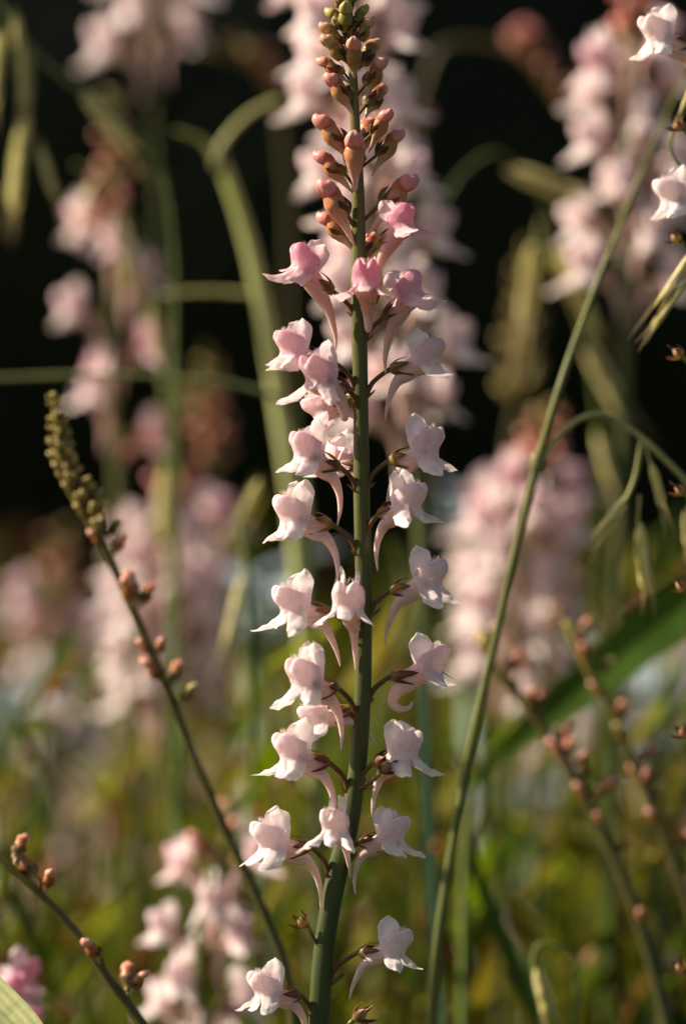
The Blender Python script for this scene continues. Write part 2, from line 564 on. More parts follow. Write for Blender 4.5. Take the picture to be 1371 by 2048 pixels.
# ------------------------------------------------------------------ buds (local: Z towards the knob, X outward)
def bud_body(mb, stage, rng, seg=18, n=6, mi=0):
    """stage 0 = young green, 1 = about to open"""
    P = catmull([(-7, 0, -86, 1.2), (-5, 0, -60, 5.5), (-3, 0, -40, 9), (0, 0, -20, 15.5), (2, 0, 0, 21), (1, 0, 13, 19.5), (-1, 0, 22, 16.5), (4, 0, 29, 17.5), (9, 0, 37, 17), (13, 0, 45, 13.5), (13, 0, 51, 8), (11, 0, 55, 2)], n)
    spur = 0.35 + 0.65 * stage
    pts, rad = [], []
    for x, _, z, r in P:
        pts.append(Vector((x, 0, z * (spur if z < -10 else 1))) * U)
        rad.append(r * U * (0.92 + 0.08 * stage))
    knob = lerp((0.40, 0.32, 0.06), (0.78, 0.29, 0.23), min(1, stage * 1.6)) if stage < .6 else lerp((0.66, 0.22, 0.13), (0.78, 0.27, 0.25), stage)
    neck = lerp((0.22, 0.15, 0.03), (0.50, 0.11, 0.05), stage)
    body = lerp((0.20, 0.17, 0.025), (0.56, 0.23, 0.11), stage) if stage != .5 else (0.34, 0.14, 0.04)
    sp = lerp((0.30, 0.30, 0.07), (0.80, 0.52, 0.42), stage)
    def cf(t, th):
        z = P[min(len(P) - 1, int(t * (len(P) - 1) + .5))][2]
        c = ramp([(-62, sp), (-30, lerp(sp, body, .45)), (0, body), (14, lerp(body, neck, .3)), (24, neck), (32, knob), (60, lerp(knob, (0.9, 0.6, 0.55), 0.3))], z)
        if -40 < z < 20:
            k = 1 - 0.24 * max(0, sin(th * 9 + z * .03)) ** 2
            c = (c[0] * k, c[1] * k * k, c[2] * k * k)
        return c
    def bp(t, th):
        z = P[min(len(P) - 1, int(t * (len(P) - 1) + .5))][2]
        b = 1.0
        if z > 28:
            g = exp(-((abs(sin(th)) - 1) / 0.07) ** 2)
            b -= (0.24 + 0.10 * max(0, (z - 44) / 12)) * g
            b += 0.14 * abs(cos(th))
        elif z > 4:
            b += 0.05 * cos(2 * th)
        b += 0.05 * noise.noise(Vector((cos(th) * 2, sin(th) * 2, z / 9 + stage * 7)))
        return b
    tube(mb, pts, rad, cf, seg, mi, ex=0.92, side=Vector((0, 1, 0)), bump=bp)

def bud_sepal(mb, ang, stage, rng, mi=0):
    # sits on the inner side of the body, pointing to the knob
    br = (0.10, 0.035, 0.018); gr = (0.26, 0.27, 0.06)
    L = rng.uniform(30, 42)
    def fn(u, v):
        s = u * 2 - 1
        w = 9.5 * (sin(pi * min(1, 0.2 + v * 0.8)) if v < .98 else 0.03)
        r = 8 + 16.5 * sin(min(1, v * 1.3) * pi / 2)
        a = ang + s * w / r
        # cone around axis leaning from the calyx point up the body
        return Vector((-13 + v * 14 - r * cos(a), r * sin(a), -26 + L * v)) * U
    grid(mb, fn, 4, 7, lambda u, v: lerp(ramp([(0, gr), (0.35, br), (1, (0.05, 0.016, 0.012))], v), gr, 0.3 * (abs(u * 2 - 1) > .8)), mi)

_bud_cache = {}
def bud_mesh(stage, k):
    key = (round(stage * 4) / 4, k)
    if key not in _bud_cache:
        rng = random.Random(int(key[0] * 100) + k)
        mb = MB(); bud_body(mb, key[0], rng)
        _bud_cache[key] = mb.mesh('bud', M_bud)
    return _bud_cache[key]

def detail_bud(plant, knob, tip, out, scale, stage, attach, rng, k=0):
    z = (knob - tip).normalized()
    x = (out - z * out.dot(z)).normalized()
    y = z.cross(x)
    R = Matrix((x, y, z)).transposed()
    pos = knob - z * 46 * U * scale
    M = Matrix.Translation(pos - plant.location) @ R.to_4x4() @ Matrix.Diagonal((scale, scale, scale, 1))
    b = link('bud', bud_mesh(stage, k), plant, M)
    for a in (-1.85, -0.95, 0.0, 0.95, 1.85):
        mb = MB(); bud_sepal(mb, a + rng.uniform(-.2, .2), stage, rng)
        link('sepal', mb.mesh('sepal', M_sepal), b)
    inv = (Matrix.Translation(plant.location) @ M).inverted()
    at = inv @ attach
    end = Vector((-15, 0, -22)) * U
    midp = at.lerp(end, 0.5) + Vector((-2, 0, -4)) * U
    P = [Vector(p) for p in catmull([tuple(at), tuple(midp), tuple(end), tuple(end + Vector((4, 0, 9)) * U)], 4)]
    n = len(P)
    mb = MB(); tube(mb, P, [(3.4 + (5.0 * max(0, (i / (n - 1) - .6) / .4))) * U for i in range(n)], lambda t, th: ramp(PED, t), 8)
    link('pedicel', mb.mesh('pedicel', M_sepal), b)
    mb = MB()
    lance(mb, at, end - at + Vector((0, rng.uniform(-6, 6), 4)) * U, Vector((1, 0, 0)), rng.uniform(16, 30) * U, 2.4 * U, BRACT, rng)
    link('bract', mb.mesh('bract', M_sepal), b)
    return b

# ------------------------------------------------------------------ stems
def stem_points(path, y0, n=8, yb=None, foot=None):
    """path: [(px,py,radius_px[,y])]; continues down to the ground"""
    P = []
    for p in path:
        y = p[3] if len(p) > 3 else y0
        w = W(p[0], p[1], y)
        P.append((w.x, w.y, w.z, p[2] * U))
    last, prev = P[-1], P[-2]
    if last[2] > prev[2]:
        P.reverse(); last, prev = P[-1], P[-2]
    if last[2] > 0.02:
        dx = (last[0] - prev[0]) / max(prev[2] - last[2], 1e-4); dy = (last[1] - prev[1]) / max(prev[2] - last[2], 1e-4)
        fx = foot[0] if foot else last[0] + max(-.12, min(.12, dx * last[2] * 0.25))
        fy = foot[1] if foot else last[1] + max(-.08, min(.08, dy * last[2] * 0.25))
        for k in (0.35, 0.7, 1.0):
            P.append((last[0] + (fx - last[0]) * (1 - (1 - k) ** 2), last[1] + (fy - last[1]) * k, last[2] * (1 - k) - (0.004 if k == 1 else 0), last[3] * (1 + .2 * k)))
    return chord_spline(P, n)

def make_stem(plant, S, colr, seg=14, name='stem', m=None):
    mb = MB()
    tube(mb, [Vector(s[:3]) - plant.location for s in S], [s[3] for s in S], colr, seg)
    return link(name, mb.mesh(name, m or M_stem), plant)

def stem_at(S, z):
    for a, b in zip(S, S[1:]):
        if (a[2] - z) * (b[2] - z) <= 0 and a[2] != b[2]:
            t = (a[2] - z) / (a[2] - b[2])
            return tuple(p + (q - p) * t for p, q in zip(a, b))
    return S[0] if z > S[0][2] else S[-1]

# ------------------------------------------------------------------ ground, grass, hedge
def ground_mat():
    m = bpy.data.materials.new('meadow_soil'); m.use_nodes = True
    nt = m.node_tree; N = nt.nodes; L = nt.links
    p = N['Principled BSDF']; p.inputs['Roughness'].default_value = 0.9
    tc = N.new('ShaderNodeTexCoord')
    nz = N.new('ShaderNodeTexNoise'); nz.inputs['Scale'].default_value = 6; nz.inputs['Detail'].default_value = 8
    L.new(tc.outputs['Object'], nz.inputs['Vector'])
    cr = N.new('ShaderNodeValToRGB')
    cr.color_ramp.elements[0].position = 0.35; cr.color_ramp.elements[0].color = (0.022, 0.032, 0.006, 1)
    cr.color_ramp.elements[1].position = 0.7; cr.color_ramp.elements[1].color = (0.055, 0.07, 0.012, 1)
    L.new(nz.outputs['Fac'], cr.inputs[0]); L.new(cr.outputs[0], p.inputs['Base Color'])
    return m
mb = MB()
G = 90
def gz(x, y):
    return 0.0
grid(mb, lambda u, v: Vector(((u - .5) * 2 * G, -30 + v * 2 * G, 0)), 8, 8, lambda u, v: (1, 1, 1))
g = link('ground', mb.mesh('ground', ground_mat())); g['kind'] = 'structure'

GRASS_C = [(0.20, 0.28, 0.005), (0.27, 0.31, 0.008), (0.12, 0.20, 0.005), (0.26, 0.22, 0.015), (0.13, 0.075, 0.012), (0.04, 0.07, 0.004)]
def blades(name, n, xr, yr, hr, wr, label, seed, cols=GRASS_C, widen=0.0):
    rng = random.Random(seed)
    mb = MB(); V, F, C = [], [], []
    for _ in range(n):
        y = yr[0] + (yr[1] - yr[0]) * rng.random() ** 1.3
        x = rng.uniform(xr[0], xr[1]) * (1 + widen * (y - yr[0]))
        h = rng.uniform(*hr); w = rng.uniform(*wr); a = rng.uniform(0, 2 * pi)
        lean = rng.uniform(0.05, 0.5) * h
        dx, dy = cos(a), sin(a)
        b = rng.uniform(0, 2 * pi); sx, sy = cos(b) * w, sin(b) * w
        c = rng.choice(cols); k = rng.uniform(0.75, 1.25); c = (c[0] * k, c[1] * k, c[2] * k)
        o = len(V)
        for t, ww in ((0, 1), (0.4, 0.9), (0.75, 0.6)):
            px, py, pz = x + dx * lean * t * t, y + dy * lean * t * t, h * t
            V += [(px - sx * ww, py - sy * ww, pz), (px + sx * ww, py + sy * ww, pz)]
        V.append((x + dx * lean, y + dy * lean, h * 0.97))
        F += [(o, o + 1, o + 3, o + 2), (o + 2, o + 3, o + 5, o + 4), (o + 4, o + 5, o + 6)]
        C += [c] * 7
    mb.add(V, F, C)
    o = link(name, mb.mesh(name, M_leaf))
    o['kind'] = 'stuff'; o['label'] = label; o['category'] = 'grass'
    return o
blades('meadow_grass', 26000, (-0.5, 0.5), (0.75, 6.5), (0.15, 0.52), (0.0012, 0.003), 'tall sunlit meadow grass growing between the toadflax and the dark hedge', 3, widen=0.55)
blades('meadow_undergrowth', 5000, (-0.5, 0.5), (-0.1, 0.75), (0.10, 0.36), (0.001, 0.0024), 'low grass around the feet of the toadflax stems', 4)

def leafy_stems():
    rng = random.Random(12)
    mb = MB()
    pal = [(0.15, 0.22, 0.004), (0.22, 0.26, 0.006), (0.22, 0.18, 0.012), (0.06, 0.10, 0.004), (0.14, 0.06, 0.012), (0.04, 0.075, 0.010), (0.22, 0.20, 0.035), (0.035, 0.06, 0.004)]
    for _ in range(620):
        y = 0.10 + 1.1 * rng.random() ** 1.7
        k = U * (D + y) / D
        px = rng.uniform(-500, 1870)
        top = 1100 + (700 if y > .2 else 900) * rng.random() ** .9 + (120 if y < .2 else 0)
        h = max(.2, ZC - (top - 1024) * k)
        x = (px - 685.5) * k
        bx, by = x + rng.uniform(-.03, .03), y + rng.uniform(-.02, .02)
        c = rng.choice(pal); kk = rng.uniform(.7, 1.3); c = (c[0] * kk, c[1] * kk, c[2] * kk)
        p0, p1 = Vector((bx, by, 0)), Vector((x, y, h))
        tube(mb, [p0, p0.lerp(p1, .5) + Vector((rng.uniform(-.01, .01), 0, 0)), p1], [.0008, .0006, .0003], lambda t, th: c, 4)
        nl = rng.randint(14, 24)
        for i in range(nl):
            t = 1 - (i / nl) * min(1, .14 / h * 1.4) 
            az = i * 2.4 + rng.random()
            b = p0.lerp(p1, t)
            d = Vector((cos(az), sin(az), rng.uniform(.3, 1.3)))
            c2 = rng.choice(pal)
            lance(mb, b, d, Vector((0, 0, 1)), rng.uniform(.007, .02), rng.uniform(.0009, .0022), [(0, c2), (1, c2)], rng, nu=1, nv=3)
            if rng.random() < .3:      # a seed capsule or small bud in the leaf axil
                r = rng.uniform(.0009, .0016); q = b + d.normalized() * .004
                cc = rng.choice([(0.42, 0.17, 0.06), (0.30, 0.12, 0.05), (0.34, 0.30, 0.06), (0.62, 0.36, 0.32), (0.50, 0.30, 0.16)])
                mb.add([q + Vector(v) * r for v in ((1, 0, 0), (0, 1, 0), (-1, 0, 0), (0, -1, 0), (0, 0, 1.3), (0, 0, -1.3))],
                       [(0, 1, 4), (1, 2, 4), (2, 3, 4), (3, 0, 4), (1, 0, 5), (2, 1, 5), (3, 2, 5), (0, 3, 5)], [cc] * 6)
    o = link('leafy_undergrowth', mb.mesh('leafy_undergrowth', M_leaf))
    o['kind'] = 'stuff'; o['label'] = 'tangle of narrow-leaved olive and brown stems below the flower spikes'; o['category'] = 'undergrowth'
leafy_stems()

M_hedge = mat('hedge_leaf', transl=0.15, rough=0.5, noise=0.3, nscale=40, spec=0.3)
def hedge():
    h = thing('hedge', 'dark shaded evergreen hedge closing off the meadow behind the flowers', 'hedge', (0, 7.2, 0))
    rng = random.Random(5)
    V, F, C = [], [], []
    for _ in range(26000):
        x = rng.uniform(-6, 6)
        z = rng.uniform(0.02, 3.0)
        front = -0.75 * min(1, max(0, (z - 0.3) / 2.0)) + 0.10 * sin(x * 3) + 0.08 * sin(z * 5 + x * 2)  # face leans out with height, an added overhang that shades the hedge below
        if rng.random() < 0.12:
            z = 3.0 + 0.12 * sin(x * 4) + rng.uniform(-.1, .1); y = rng.uniform(-0.8, 1.6)
        else:
            y = front + rng.random() ** 2 * 0.35
        s = rng.uniform(0.02, 0.045)
        a = Vector((rng.uniform(-1, 1), rng.uniform(-1, 1), rng.uniform(-1, 1))).normalized()
        b = a.orthogonal().normalized(); c = a.cross(b)
        p = Vector((x, y, z))
        o = len(V)
        V += [p - b * s, p + c * s * .45, p + b * s, p - c * s * .45]
        F.append((o, o + 1, o + 2, o + 3))
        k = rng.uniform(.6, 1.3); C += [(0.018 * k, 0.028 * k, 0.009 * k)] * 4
    mb = MB(); mb.add(V, F, C)
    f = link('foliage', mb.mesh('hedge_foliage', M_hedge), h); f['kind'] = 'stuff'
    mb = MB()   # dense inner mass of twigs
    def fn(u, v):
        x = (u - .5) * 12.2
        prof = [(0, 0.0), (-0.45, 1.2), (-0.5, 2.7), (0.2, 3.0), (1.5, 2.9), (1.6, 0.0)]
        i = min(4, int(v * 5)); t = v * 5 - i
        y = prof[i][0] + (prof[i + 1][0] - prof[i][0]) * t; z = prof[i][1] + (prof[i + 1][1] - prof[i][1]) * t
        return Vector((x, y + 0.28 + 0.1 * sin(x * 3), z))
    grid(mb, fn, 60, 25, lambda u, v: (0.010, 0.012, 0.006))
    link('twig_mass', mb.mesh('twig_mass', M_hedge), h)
    for k in range(13):
        mb = MB(); x = -5.7 + k * 0.95 + rng.uniform(-.2, .2)
        tube(mb, [Vector((x, 0.75, 0)), Vector((x + .05, 0.7, .8)), Vector((x - .03, .75, 2.2))], [.05, .04, .02], lambda t, th: (0.05, 0.035, 0.02), 7)
        link('trunk', mb.mesh('trunk', M_stem), h)
hedge()

# ------------------------------------------------------------------ the toadflax in focus
STEM_MAIN = [(694, -260, 2.5), (693, -120, 4), (697, 0, 6), (703, 100, 8), (710, 250, 10), (716, 400, 13), (717, 600, 16), (721, 800, 15),
             (723, 1000, 16.5), (727, 1200, 16.5), (724, 1400, 17), (713, 1550, 18), (697, 1650, 20), (673, 1750, 21), (654, 1850, 21),
             (643, 1950, 21.5), (637, 2060, 21), (633, 2300, 22)]
S_main = stem_points(STEM_MAIN, 0.0, 10)
base = S_main[-1]
main = thing('toadflax', 'toadflax with many pale flowers and peach buds on a thick curved green stem', 'flower',
             (base[0], base[1], 0), 'flowering pink toadflax plants')
ztop, zbot = S_main[0][2], W(0, 2300).z
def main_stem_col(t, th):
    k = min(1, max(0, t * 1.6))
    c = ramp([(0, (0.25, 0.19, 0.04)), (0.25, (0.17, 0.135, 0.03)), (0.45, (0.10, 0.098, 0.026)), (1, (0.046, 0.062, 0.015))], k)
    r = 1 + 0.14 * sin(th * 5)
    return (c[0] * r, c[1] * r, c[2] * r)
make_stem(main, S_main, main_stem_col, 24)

def sx_at(S, py, y=0.0):
    return stem_at(S, W(0, py, y).z)

def place_flower(plant, S, y0, cx, cy, phi, pitch, scale, pink, rng, spur='long', drop=None, r=None, roll=0, bract=1.0, hairs=True):
    c0 = sx_at(S, cy, y0)
    wx = W(cx, cy, y0)
    if r is None:
        cp = cos(radians(phi))
        r = abs((wx.x - c0[0]) / (cp if abs(cp) > .35 else .35)) / U
        r = min(max(r, 18), 75)
    dy = sin(radians(phi)) * r * U
    pos = W(cx, cy, y0 + dy)
    dr = drop if drop is not None else 20 + r * 0.65
    a = sx_at(S, cy + dr, y0)
    att = Vector(a[:3]) + Vector((cos(radians(phi)), sin(radians(phi)), 0)) * a[3] * 0.6
    return detail_flower(plant, pos, phi, pitch, scale, pink, att, rng, spur, roll, hairs, bract)

FL = [  # calyx px, azimuth (180 left, 0 right, -90 to the lens), pitch, scale, pink, spur, extra
    (757, 488, -30, 30, 0.82, 0.95, 'back', {}),
    (662, 580, -160, 32, 0.92, 0.85, 'back', {}),
    (738, 606, -96, 26, 0.88, 0.95, 'short', dict(r=24)),
    (770, 632, -18, 36, 0.86, 0.75, 'back', {}),
    (650, 716, -158, 8, 0.90, 0.45, 'long', {}),
    (690, 775, -132, 8, 1.02, 0.42, 'short', dict(r=38)),
    (700, 800, 168, -22, 0.78, 0.30, 'short', dict(r=20)),
    (783, 738, -6, 12, 0.92, 0.30, 'straight', {}),
    (674, 932, -150, 14, 0.92, 0.22, 'long', {}),
    (722, 930, 138, 8, 0.82, 0.25, 'short', dict(r=34)),
    (783, 920, -14, 12, 0.92, 0.26, 'straight', {}),
    (762, 1026, -40, 10, 0.92, 0.18, 'long', {}),
    (657, 1048, -160, 6, 0.96, 0.14, 'long', {}),
    (655, 1224, -156, 4, 0.96, 0.10, 'straight', {}),
    (708, 1226, -100, 10, 0.96, 0.12, 'straight', dict(r=30)),
    (785, 1180, -10, 10, 0.94, 0.16, 'straight', {}),
    (668, 1374, -138, 6, 1.0, 0.10, 'long', {}),
    (697, 1418, -176, -20, 0.80, 0.10, 'straight', dict(r=24)),
    (785, 1352, 6, 10, 0.98, 0.14, 'curl', {}),
    (652, 1524, -154, 8, 0.96, 0.08, 'long', {}),
    (752, 1524, -36, 12, 0.92, 0.08, 'straight', {}),
    (692, 1662, -112, 6, 0.82, 0.06, 'straight', dict(r=36)),
    (722, 1684, -22, 8, 0.86, 0.10, 'long', dict(bract=1.7)),
    (616, 1692, -158, 2, 0.98, 0.05, 'long', {}),
    (722, 1904, -12, 4, 0.86, 0.10, 'straight', dict(bract=2.2)),
    (596, 1990, -156, 6, 0.88, 0.06, 'long', {}),
]
rng = random.Random(21)
for (cx, cy, phi, pitch, sc, pk, sp, ex) in FL:
    place_flower(main, S_main, 0.0, cx, cy, phi, pitch, sc, pk, rng, sp, **ex)

def place_bud(plant, S, y0, kx, ky, tx, ty, phi, stage, rng, scale=None, k=0, rk=None):
    c0 = sx_at(S, ky, y0)
    cp = cos(radians(phi)); sp = sin(radians(phi))
    if rk is None:
        rk = abs(W(kx, ky, y0).x - c0[0]) / max(abs(cp), .35) / U
    knob = W(kx, ky, y0 + sp * rk * U)
    rt = max(12, rk * 0.35)
    tip = W(tx, ty, y0 + sp * rt * U)
    out = Vector((cp, sp, 0.15))
    if scale is None:
        full = 46 + 84 * (0.35 + 0.65 * (round(stage * 4) / 4))
        scale = min(1.12, max(0.55, 1.08 * (knob - tip).length / U / full))
    zz = (knob - tip).normalized()
    cal = knob - zz * 66 * U * scale
    a = stem_at(S, cal.z - 26 * U * scale)
    att = Vector(a[:3]) + Vector((cp, sp, 0)) * a[3] * 0.6
    return detail_bud(plant, knob, tip, out, scale, stage, att, rng, k)

BU = [ # knob px, spur tip px, azimuth, stage
    (690, 8, 690, 62, -80, 0.0, 20), (664, 16, 686, 64, 160, 0.0, None), (722, 12, 712, 60, 10, 0.0, None),
    (652, 45, 684, 100, -165, 0.25, None), (735, 36, 716, 92, -10, 0.25, None), (655, 70, 690, 128, -150, 0.25, None),
    (707, 78, 708, 156, -92, 0.5, 34), (745, 78, 722, 140, 40, 0.25, None), (645, 114, 690, 166, 170, 0.5, None),
    (664, 148, 702, 232, -150, 0.75, None), (757, 116, 738, 194, -15, 0.5, None),
    (645, 230, 694, 326, -165, 0.75, None), (770, 220, 744, 300, -40, 0.75, None), (791, 260, 752, 346, -10, 0.75, None),
    (735, 236, 724, 318, 70, 0.75, None), (708, 268, 710, 388, -92, 1.0, 40), (643, 302, 696, 384, 175, 0.75, None),
    (654, 362, 700, 486, -145, 1.0, None), (650, 424, 704, 506, 165, 0.75, None), (814, 350, 744, 470, -8, 1.0, None),
    (741, 466, 728, 546, 60, 1.0, None), (758, 168, 734, 236, 50, 0.5, None),
    (684, -60, 690, -10, -120, 0.0, None), (704, -40, 700, 10, -60, 0.0, None), (690, -110, 692, -70, -90, 0.0, 15), (676, -30, 690, 24, 150, 0.0, None),
    (712, -90, 700, -40, 0, 0.0, None), (680, -150, 692, -110, 180, 0.0, None), (700, -190, 696, -150, -70, 0.0, 10),
]
for i, (kx, ky, tx, ty, phi, st, rk) in enumerate(BU):
    place_bud(main, S_main, 0.0, kx, ky, tx, ty, phi, st, rng, k=i % 3, rk=rk)

# spent flowers: round brown-green capsules held in their calyx
def capsule(plant, S, y0, px, py, phi, drop, rng, scale=1.0, leaf=None):
    cp, sp = cos(radians(phi)), sin(radians(phi))
    c0 = sx_at(S, py, y0)
    r = max(24, abs(W(px, py, y0).x - c0[0]) / max(abs(cp), .35) / U)
    pos = W(px, py, y0 + sp * r * U)
    f = Vector((cp * .8, sp * .8, 0.6))
    M = Matrix.Translation(pos - plant.location) @ basis(f).to_4x4() @ Matrix.Diagonal((scale, scale, scale, 1))
    mb = MB()
    P = catmull([(-8, 0, 0, 3), (-2, 0, 0, 8), (8, 0, 0, 11.5), (18, 0, 0, 10), (25, 0, 0, 5), (29, 0, 0, 2), (46, 0, 0, .9)], 4)
    tube(mb, [Vector(p[:3]) * U for p in P], [p[3] * U for p in P], lambda t, th: ramp([(0, (.2, .2, .05)), (.5, (.42, .27, .14)), (.8, (.36, .16, .09)), (1, (.2, .1, .05))], t), 14,
         bump=lambda t, th: 1 - .12 * exp(-(((th) % pi - pi / 2) / .25) ** 2))
    c = link('capsule', mb.mesh('capsule', M_bud), plant, M)
    for k in range(5):
        mb = MB(); sepal(mb, k * 2 * pi / 5, rng, 36, 6.5, 7, spread=1.6)
        link('sepal', mb.mesh('sepal', M_sepal), c)
    a = sx_at(S, py + drop, y0)
    inv = (Matrix.Translation(plant.location) @ M).inverted()
    at = inv @ (Vector(a[:3]) + Vector((cp, sp, 0)) * a[3] * .6)
    e = Vector((-6, 0, 0)) * U
    P = [Vector(p) for p in catmull([tuple(at), tuple(at.lerp(e, .5) + Vector((-3, 0, -3)) * U), tuple(e)], 5)]
    mb = MB(); tube(mb, P, [(3.6 + 2 * i / len(P)) * U for i in range(len(P))], lambda t, th: ramp(PED, t), 8)
    link('pedicel', mb.mesh('pedicel', M_sepal), c)
    mb = MB(); lance(mb, at, (e - at).normalized() + Vector((.2, .5, -.5)), Vector((0, .3, 1)), (leaf or 45) * U, 3.4 * U, BRACT, rng, bend=.2)
    link('bract', mb.mesh('bract', M_sepal), c)
capsule(main, S_main, 0, 612, 1850, -150, 44, rng, .85)
capsule(main, S_main, 0, 765, 1540, -60, 40, rng, .95, 55)
capsule(main, S_main, 0, 712, 2036, -20, 40, rng, 1.0)

# ------------------------------------------------------------------ toadflax standing further back (one mesh per flower)
def simple_flower_mesh(pink, seed):
    rng = random.Random(seed)
    mb = MB()
    corolla_tube(mb, 'long', pink, 8)
    lower_lip(mb, rng, pink, 16, 16)
    upper_lip(mb, rng, pink, 6, 7)
    for k in range(5):
        sepal(mb, pi + (k + .5) * 2 * pi / 5, rng, nu=2, nv=4, mi=1)
    mb2 = mb
    tube(mb2, [Vector((-46, 0, -34)) * U, Vector((-24, 0, -14)) * U, Vector((2, 0, 0)) * U], [3.5 * U, 3.5 * U, 8 * U], lambda t, th: ramp(PED, t), 6, 1)
    return mb2.mesh('flower', [M_petal, M_sepal])
SIMPLE = {k: [simple_flower_mesh(p, 50 + i) for i in range(3)] for k, p in (('pale', 0.12), ('soft', 0.26), ('mid', 0.42), ('pink', 0.85))}
def simple_bud_mesh(stage, seed):
    rng = random.Random(seed)
    mb = MB(); bud_body(mb, stage, rng, 10, 3)
    for a in (-1.85, -0.95, 0.0, 0.95, 1.85):
        bud_sepal(mb, a, stage, rng, 1)
    tube(mb, [Vector((-4, 0, -84)) * U, Vector((-22, 0, -44)) * U, Vector((-14, 0, -18)) * U], [3 * U, 3 * U, 6 * U], lambda t, th: ramp(PED, t), 6, 1)
    return mb.mesh('bud', [M_bud, M_sepal])
SBUD = {s: simple_bud_mesh(s, 9) for s in (0.0, 0.5, 1.0)}

def add_simple_flower(plant, S, z, az, rng, tone, scale, pitch=None):
    s = stem_at(S, z)
    d = Vector((cos(az), sin(az), 0))
    pit = radians(rng.uniform(-4, 22)) if pitch is None else pitch
    f = d * cos(pit) + Vector((0, 0, sin(pit)))
    loc = Vector(s[:3]) + d * (s[3] * 0.5 + 42 * U * scale) + Vector((0, 0, 30 * U * scale))
    M = Matrix.Translation(loc - plant.location) @ basis(f).to_4x4() @ Matrix.Diagonal((scale, scale, scale, 1))
    link('flower', rng.choice(SIMPLE[tone]), plant, M)

def add_simple_bud(plant, S, z, az, rng, stage, scale):
    s = stem_at(S, z)
    d = Vector((cos(az), sin(az), 0))
    zz = (d * 0.55 + Vector((0, 0, 1))).normalized()
    x = (d - zz * d.dot(zz)).normalized(); y = zz.cross(x)
    R = Matrix((x, y, zz)).transposed()
    loc = Vector(s[:3]) + d * (s[3] * .5 + 32 * U * scale) + Vector((0, 0, 62 * U * scale))
    M = Matrix.Translation(loc - plant.location) @ R.to_4x4() @ Matrix.Diagonal((scale, scale, scale, 1))
    link('bud', SBUD[stage], plant, M)

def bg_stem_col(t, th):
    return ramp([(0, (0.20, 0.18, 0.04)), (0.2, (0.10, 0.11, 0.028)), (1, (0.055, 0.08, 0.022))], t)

def bg_toadflax(label, path, y, f0, f1, nfl, tone, seed, scale=1.0, buds=14, group='flowering pink toadflax plants', b0=None, stages=(1.0, .5, .5, 0.0), foot=None):
    rng = random.Random(seed)
    S = stem_points(path, y, 6, foot=foot)
    b = S[-1]
    p = thing('toadflax', label, 'flower', (b[0], b[1], 0), group)
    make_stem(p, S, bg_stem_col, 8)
    z0, z1 = W(0, f0, y).z, W(0, f1, y).z
    az = rng.uniform(0, 6.28)
    for i in range(nfl):
        t = (i + rng.uniform(-.3, .3)) / max(1, nfl - 1)
        az += 2.4 + rng.uniform(-.3, .3)
        tn = tone if rng.random() < .75 else ('soft' if tone != 'soft' else 'pink')
        if t < 0.12:
            tn = 'mid'
        add_simple_flower(p, S, z0 + (z1 - z0) * t, az, rng, tn, scale * rng.uniform(.88, 1.06))
    zt = S[0][2] if b0 is None else W(0, b0, y).z
    for i in range(buds):
        t = i / max(1, buds)
        az += 2.4
        st = stages[min(len(stages) - 1, int(t * len(stages)))]
        add_simple_bud(p, S, z0 + (zt - z0) * t * .96, az, rng, st, scale * (0.95 - 0.5 * t))
    return p

bg_toadflax('dense pale toadflax spike standing just behind the thick curved stem, leaning right lower down',
            [(700, -420, 4), (702, -160, 8), (706, 60, 11), (722, 300, 14), (768, 560, 15), (812, 800, 16), (838, 1000, 17), (850, 1300, 18), (862, 1600, 18), (878, 2050, 19)],
            0.105, -120, 860, 34, 'pale', 11, 1.12)
bg_toadflax('pale toadflax spike beside the tall grass culm, against the dark hedge',
            [(1262, -260, 4), (1262, -60, 8), (1262, 150, 12), (1258, 400, 15), (1250, 660, 16), (1240, 1000, 17), (1220, 2050, 18)],
            0.13, 110, 600, 17, 'pale', 12, 1.05)
bg_toadflax('pale toadflax spike behind the grass culm, its pink tip reaching the culm node',
            [(1096, 820, 4), (1085, 920, 8), (1060, 1020, 12), (1032, 1200, 15), (1022, 1440, 16), (1010, 1700, 17), (1000, 2050, 18)],
            0.15, 990, 1400, 22, 'pale', 13, 1.1)
bg_toadflax('toadflax spike against the dark hedge beside the bent grass culm',
            [(318, -560, 4), (312, -300, 8), (308, -100, 7), (306, 140, 6), (318, 500, 6), (345, 900, 7), (370, 1400, 11), (390, 2050, 12)],
            0.19, -260, 130, 14, 'pale', 14, 1.15, buds=10)
bg_toadflax('loose toadflax with few deep pink flowers among drooping grass spikelets',
            [(232, 180, 4), (226, 380, 7), (224, 560, 10), (226, 800, 12), (236, 1000, 13), (270, 1500, 14), (300, 2050, 15)],
            0.165, 480, 900, 8, 'soft', 15, 1.0, buds=14)
bg_toadflax('bushy pale toadflax spike low behind the leaning budded stem',
            [(380, 780, 4), (372, 900, 8), (350, 1040, 12), (330, 1240, 14), (330, 1460, 15), (345, 1700, 16), (360, 2050, 17)],
            0.17, 1060, 1440, 24, 'pale', 16, 1.1)
bg_toadflax('small pale toadflax spike beside the foot of the leaning budded stem',
            [(452, 1600, 4), (446, 1680, 8), (428, 1760, 11), (404, 1880, 14), (395, 2060, 15), (392, 2300, 16)],
            0.085, 1740, 2140, 12, 'pale', 17, .92, buds=3)
bg_toadflax('sparse toadflax with brown buds fading into the undergrowth',
            [(122, 1050, 4), (118, 1150, 7), (116, 1280, 10), (112, 1500, 12), (100, 2050, 14)],
            0.26, 1210, 1850, 9, 'pale', 18, 1.0, buds=6)

